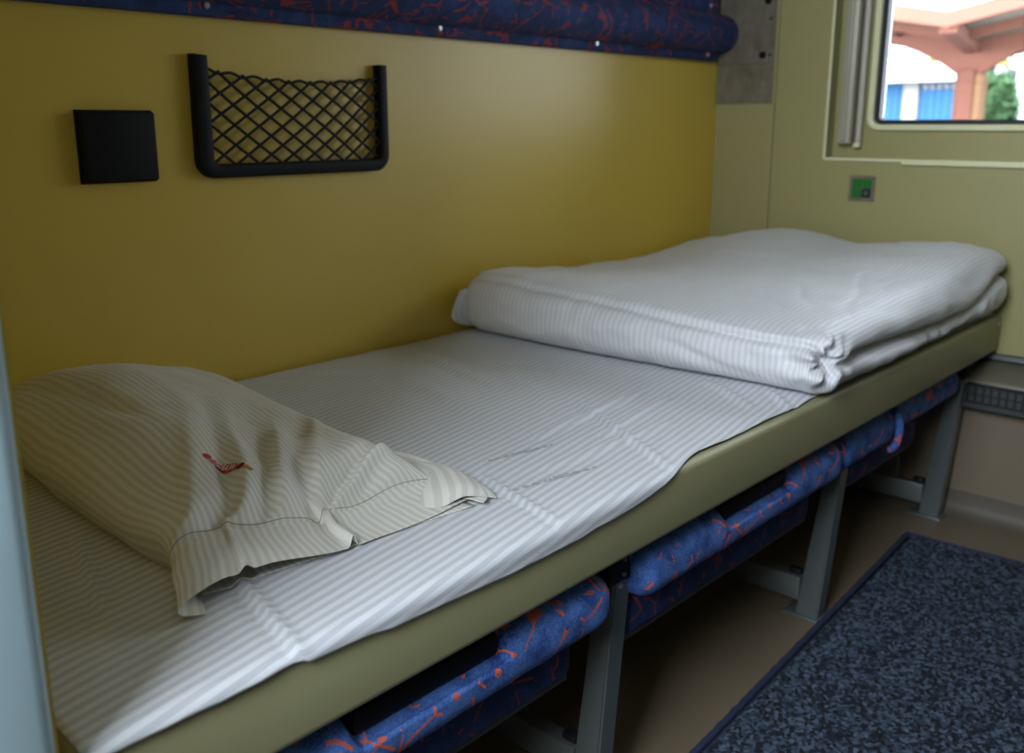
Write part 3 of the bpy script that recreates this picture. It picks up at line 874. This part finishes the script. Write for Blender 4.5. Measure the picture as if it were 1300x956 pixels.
def make_support(X, ztop, label):
    t = thing('seat_support', (X, -.68, 0), label, 'support leg', 'steel leg frames under the berth')
    m = MB(); m.prism([(-.709, .006), (-.665, .006), (-.709+.015-.0295*(ztop/.398)+.0145*0+.0140, ztop), (-.709-.029*(ztop/.398), ztop)], 0, X-.018, X+.018)
    bmesh.ops.bevel(m.bm, geom=m.bm.edges[:], offset=.003, segments=2, affect='EDGES'); m.build('post', M['steel'], t)
    m = MB(); m.box((X-.024, -.717, 0.0002), (X+.022, -.640, .006), .0015, 2); m.build('foot_plate', M['steel'], t)
    m = MB(); m.box((X-.014, -.668, .030), (X+.014, -.20, .078), .003, 2); m.build('crossbeam', M['steel'], t)
    m = MB(); m.box((X-.014, -.20, .006), (X+.014, -.165, .398), .003, 2); m.build('rear_post', M['steel'], t)
    m = MB(); m.box((X-.006, -.665, .078), (X+.012, -.64, .090), .003, 2); m.build('rubber_stop', M['rubber'], t)
    if ztop < .39: return t
    m = MB(); m.box((X-.042, -.7435, .362), (X+.004, -.700, .398), .003, 2); b = m.build('hinge_bracket', M['black'], t)
    for z in (.372, .393):
        m = MB(); m.cyl((X-.012, -.7436, z), (X-.012, -.7465, z), .0028, n=12); m.build('screw', M['steel'], b)
    m = MB(); m.cyl((X-.006, -.7335, .350), (X-.006, -.737, .350), .0036, n=12); m.build('rivet', M['chrome'], t)
    return t
make_support(-.705, .316, 'grey steel seat leg frame in the middle of the berth')
make_support(-1.392, .398, 'grey steel seat leg frame nearest the pillow end, beside the first seat cushion')
make_support(-.060, .398, 'grey steel seat leg frame beside the window wall heater')
def mech():
    t = thing('seat_mechanism', (-.06, -.50, 0.08), 'grey folding bracket with a black knob behind the far leg frame', 'bracket')
    m = MB(); m.prism([(-.60, .0790), (-.40, .0790), (-.38, .22), (-.46, .26), (-.52, .235), (-.55, .17), (-.60, .13)], 0, -.066, -.048)
    m.build('bracket', M['steel'], t)
    m = MB(); m.cyl((-.066, -.46, .115), (-.10, -.46, .115), .022, .019, 20); m.build('knob', M['black'], t)
    m = MB(); m.tube([(-.067, -.56, .23), (-.075, -.59, .20), (-.07, -.60, .15), (-.067, -.575, .12), (-.067, -.555, .10)], .006, 8); m.build('hook', M['black'], t)
mech()

# ------------------------------------------------------------------ rug
def rug():
    t = thing('rug', (-.9, -1.1, 0), 'dark blue speckled pile rug on the brown floor', 'rug')
    ang = math.radians(3.2); ca, sa = math.cos(ang), math.sin(ang); O = Vector((-.216, -.690, 0))
    def W(a, b, z):   # a: away from window, b: towards aisle
        return (O.x - a*ca + b*sa, O.y - a*sa - b*ca, z)
    LA_, LB_ = 1.62, .96
    m = MB(); st = .0036; R = []
    na, nb = int(LA_/st), int(.62/st)
    rnd = random.Random(3)
    for i in range(na+1):
        row = []
        for j in range(nb+1):
            a = .010+(LA_-.02)*i/na; b = .010+(LB_-.02)*j/nb if False else .010+(.60)*j/nb
            e = min(a, b, LA_-a)-.010
            h = .0115*sm(-.002, .010, e) + (.0030*rnd.random()+.0022*nz(a, b, 0, 95))*sm(0, .008, e)
            row.append(W(a + .0012*(rnd.random()-.5), b + .0012*(rnd.random()-.5), .0025+max(0, h)))
        R.append(row)
    V = m.grid(R)
    o = m.build('pile', M['rug'], t, angle=180, fix=False)
    for p in [o]:
        me = o.data
        if me.polygons[0].normal.z < 0: me.flip_normals()
    m = MB()
    m.grid([[W(a, b, z) for b, z in ((.61, .0145), (LB_, .0145), (LB_, .0005))] for a in [k*LA_/20 for k in range(21)]])
    m.build('pile', M['rug'], t)
    m = MB(); n = 260
    def edge(P):
        m.tube(P, .0058, 8)
    edge([W(LA_*k/n, .001+.002*nz(k, 0, 0, .37), .0062+.0008*nz(k, 3, 0, .9)) for k in range(n+1)])
    edge([W(.001+.002*nz(k, 5, 0, .37), LB_*k/150, .0062) for k in range(151)])
    m.box((0,0,0), (.0001,.0001,.0001)) if False else None
    m.build('bound_edge', M['rugedge'], t)
    m = MB(); m.grid([[W(0, 0, .0022), W(0, LB_, .0022)], [W(LA_, 0, .0022), W(LA_, LB_, .0022)]]); o = m.build('backing', M['rugedge'], t)
    md = o.modifiers.new('thickness', 'SOLIDIFY'); md.thickness = .002; md.offset = -1
rug()

# ------------------------------------------------------------------ outside the window
def outside():
    m = MB(); m.box((1.2, -30, -.95), (60, 40, -.80)); struct(m.build('ground', M['gravel'], smooth=False))
    # butterfly canopy on a Y-shaped post
    t = thing('station_canopy', (10, 2.46, -.8), 'salmon pink station canopy with a Y-shaped post outside the window', 'canopy')
    K = .24      # the valley drifts sideways per metre of depth
    def vy(X): return 1.81 + (X-7)*K
    m = MB(); m.box((9.88, 2.44, -.8), (10.12, 2.62, 1.55), .01, 1); m.box((9.90, 2.62, -.8), (9.98, 2.66, 1.5)); m.build('post', M['pinkpaint'], t)
    m = MB(); m.box((9.90, 2.345, -.8), (10.10, 2.44, 1.5), .01, 1); m.build('post_side', M['pinkpale'], t)
    def arm(sg):
        c = 2.53; up = []; lo = []
        for k in range(25):
            d = 3.4*k/24; up.append((c+sg*d, 1.86+.2*d))
            lo.append((c+sg*d, 1.66+.28*min(d, 1.2)+.2*max(0, d-1.2) - .30*math.exp(-d/.35)))
        poly = up + lo[::-1]
        m = MB(); m.prism(poly, 0, 9.93, 10.07); return m.build('arm', M['pinkpaint'], t)
    arm(1); arm(-1)
    def fascia(X, sg, th, z0):
        c = vy(X); m = MB(); m.prism([(c, z0), (c+sg*3.5, z0+.70), (c+sg*3.5, z0+.70-th), (c, z0-th)], 0, X-.05, X+.05); return m.build('fascia_beam', M['pinkpaint'], t)
    for sg in (1, -1): fascia(7.0, sg, .14, 1.925)
    # valley beam and purlins along the canopy
    def long_beam(off, w, z0, z1, mat='pinkpaint'):
        m = MB(); R = []
        for X in (7.05, 14):
            y = vy(X)+off; R.append([(X, y-w/2, z0), (X, y+w/2, z0), (X, y+w/2, z1), (X, y-w/2, z1)])
        V = m.grid(R, closed=True); m.bm.faces.new(V[0]); m.bm.faces.new(V[-1][::-1]); return m.build('long_beam', M[mat], t)
    long_beam(0, .16, 1.74, 1.86)
    for off in (.9, 1.9, -.9, -1.9): long_beam(off, .09, 1.80+abs(off)*.2, 1.88+abs(off)*.2)
    for sg in (1, -1):
        m = MB(); R = []
        for k in range(0, 113):
            X = 7.02 + 7*k/112; zz = .018*math.cos(k*PI/2)
            R.append([(X, vy(X)+sg*d, 1.895+.2*d+zz) for d in (0, 3.5)])
        m.grid(R); o = m.build('corrugated_roof', M['corr'], t); md = o.modifiers.new('thickness', 'SOLIDIFY'); md.thickness = .01
    # cross rafters
    for X in (8.5, 11.5):
        for sg in (1, -1):
            c = vy(X); m = MB(); m.prism([(c, 1.87), (c+sg*3.4, 2.55), (c+sg*3.4, 2.47), (c, 1.77)], 0, X-.05, X+.05); m.build('rafter', M['pinkpaint'], t)
    # blue shed
    s = thing('shed', (19, 6.5, -.8), 'low sky blue shed with pale roof edge outside the window', 'shed')
    m = MB(); m.box((18, 5.25, -.8), (22, 9.0, 1.74)); 
    m.build('blue_wall', M['blueshed'], s, smooth=False)
    m = MB()
    for k in range(26): m.box((17.985, 5.27+k*.145, -.8), (18.0, 5.275+k*.145, 1.62))
    m.build('board_joints', M['blueshed'], s, smooth=False)
    for y in (6.03, 7.35):
        m = MB(); m.box((17.93, y, -.8), (18.0, y+.30, 1.74)); m.build('pillar', M['beige'], s)
    m = MB(); m.box((17.6, 5.05, 1.74), (22.4, 9.4, 2.10), .02, 1); m.build('roof', M['pale'], s)
    for k in range(5):
        m = MB(); m.box((17.96, 5.30+k*.14, 1.60), (18.0, 5.38+k*.14, 1.70)); m.build('vent', M['beige'], s)
    # pale building on the right with windows
    b = thing('building', (21, 3.2, -.8), 'pale rendered building right of the canopy post outside the window', 'building')
    m = MB(); m.box((20, 1.0, -.8), (26, 4.75, 2.9)); m.build('wall', M['pale'], b, smooth=False)
    m = MB(); m.prism([(.8, 2.9), (4.95, 2.9), (4.7, 3.1), (1.0, 3.1)], 0, 19.8, 26.2); m.build('roof', M['beige'], b)
    for y, z in ((3.72, 1.15), (2.6, 1.15)):
        m = MB(); m.box((19.97, y, z), (20.0, y+.40, z+.45), .005, 1); w_ = m.build('window', M['beige'], b)
        m = MB(); m.box((19.96, y+.04, z+.04), (19.972, y+.36, z+.41)); m.build('pane', M['dark'], w_)
    c = thing('chimney_stack', (27, 9.4, -.8), 'white square chimney tower behind the blue shed', 'tower')
    m = MB(); m.box((26.6, 9.25, -.8), (27.4, 9.65, 3.15), .02, 1); m.build('shaft', M['pale'], c)
    m = MB(); m.box((26.55, 9.2, 3.15), (27.45, 9.70, 3.25), .02, 1); m.build('cap', M['pale'], c)
    def tree(name, x, y, z0, z1, r, mat, label, seed):
        tt = thing(name, (x, y, -.8), label, 'tree', 'trees outside the window'); rn = random.Random(seed)
        m = MB(); m.tube([(x, y, -.8), (x+.05, y+.03, (z0-.8)/2), (x, y, z0+.3)], [.16, .13, .09], 10)
        for k in range(5):
            a = k*1.3; m.tube([(x, y, z0*.7), (x+math.cos(a)*r*.5, y+math.sin(a)*r*.5, z0+(z1-z0)*.5)], [.07, .03], 6)
        m.build('trunk', M['bark'], tt)
        m = MB(); R = Vector((r, r, (z1-z0)/2)); cc = Vector((x, y, (z0+z1)/2))
        for k in range(2600):
            d = Vector((rn.gauss(0, 1), rn.gauss(0, 1), rn.gauss(0, 1))).normalized(); q = rn.random()**.4
            lump = 1+.25*noise.noise(d*2.2+Vector((seed, 0, 0)))
            p = cc + Vector((d.x*R.x, d.y*R.y, d.z*R.z))*q*lump
            u = Vector((rn.gauss(0, 1), rn.gauss(0, 1), rn.gauss(0, 1))).normalized(); w = u.orthogonal().normalized()
            sz = .10+.08*rn.random()
            vs = [m.bm.verts.new(p+u*sz), m.bm.verts.new(p+w*sz*.5), m.bm.verts.new(p-u*sz), m.bm.verts.new(p-w*sz*.5)]
            m.bm.faces.new(vs)
        m.build('foliage', mat, tt, smooth=False, fix=False)
    tree('tree', 30, 12.9, .8, 4.0, 1.6, M['leafy'], 'yellow-green tree left of the white chimney tower', 1)
    tree('tree', 29.5, 9.0, .8, 3.6, 1.5, M['leafy'], 'yellow-green tree behind the blue shed, right of the white tower', 2)
    tree('tree', 14.9, 3.72, -.3, 1.75, .42, M['leafg'], 'narrow dark green tree between the canopy post and the pale building', 3)
outside()

# ------------------------------------------------------------------ light
w = bpy.data.worlds.new('sky'); SC.world = w; w.use_nodes = True
nt = w.node_tree; bg = nt.nodes['Background']
# overcast sky, clearly brighter on the corridor side of the train (-X) than on the platform side
tc = nt.nodes.new('ShaderNodeTexCoord'); sp = nt.nodes.new('ShaderNodeSeparateXYZ'); nt.links.new(tc.outputs['Generated'], sp.inputs[0])
mr = nt.nodes.new('ShaderNodeMapRange'); mr.interpolation_type = 'SMOOTHSTEP'; nt.links.new(sp.outputs[0], mr.inputs['Value'])
mr.inputs['From Min'].default_value = .5; mr.inputs['From Max'].default_value = -.6; mr.inputs['To Min'].default_value = 8; mr.inputs['To Max'].default_value = 44.0
nt.links.new(mr.outputs['Result'], bg.inputs[1]); bg.inputs[0].default_value = (.76, .86, 1, 1)
def portal(loc, rot, sx_, sy_):
    l = bpy.data.lights.new('window_portal', 'AREA'); l.shape = 'RECTANGLE'; l.size = sx_; l.size_y = sy_; l.cycles.is_portal = True
    o = bpy.data.objects.new('window_portal', l); COL.objects.link(o); o.location = loc; o.rotation_euler = rot
portal((.10, -.866, 1.15), (0, PI/2, 0), .46, .95)          # window, facing into the compartment (-X)
portal((-3.0, -1.17, 1.62), (0, -PI/2, 0), .84, .70)           # corridor window

# ------------------------------------------------------------------ camera
cd = bpy.data.cameras.new('camera'); cam = bpy.data.objects.new('camera', cd); COL.objects.link(cam); SC.camera = cam
CP = Vector((-2.29396, -1.38043, .93204)); yaw, pit, rol, f = .751084, .230588, -.000717, 1179.085
fw = Vector((math.cos(yaw)*math.cos(pit), math.sin(yaw)*math.cos(pit), -math.sin(pit)))
rt = fw.cross(Vector((0, 0, 1))).normalized(); up = rt.cross(fw)
r2 = rt*math.cos(rol) + up*math.sin(rol); u2 = -rt*math.sin(rol) + up*math.cos(rol)
cam.matrix_world = Matrix(((r2.x, u2.x, -fw.x, CP.x), (r2.y, u2.y, -fw.y, CP.y), (r2.z, u2.z, -fw.z, CP.z), (0, 0, 0, 1)))
cd.sensor_fit = 'HORIZONTAL'; cd.sensor_width = 36; cd.lens = 36*f/1300
cd.shift_x = 0; cd.shift_y = -(478-433)/1300
cd.clip_start = .02; cd.clip_end = 200
cd.dof.use_dof = True; cd.dof.focus_distance = 1.05; cd.dof.aperture_fstop = 4.8

vs = SC.view_settings; vs.view_transform = 'Standard'; vs.look = 'None'; vs.gamma = 1; vs.exposure = -.04; vs.use_curve_mapping = False
SC.cycles.max_bounces = 16; SC.cycles.diffuse_bounces = 10; SC.cycles.transparent_max_bounces = 12
for o in list(bpy.data.objects):
    if '_o' in o: del o['_o']
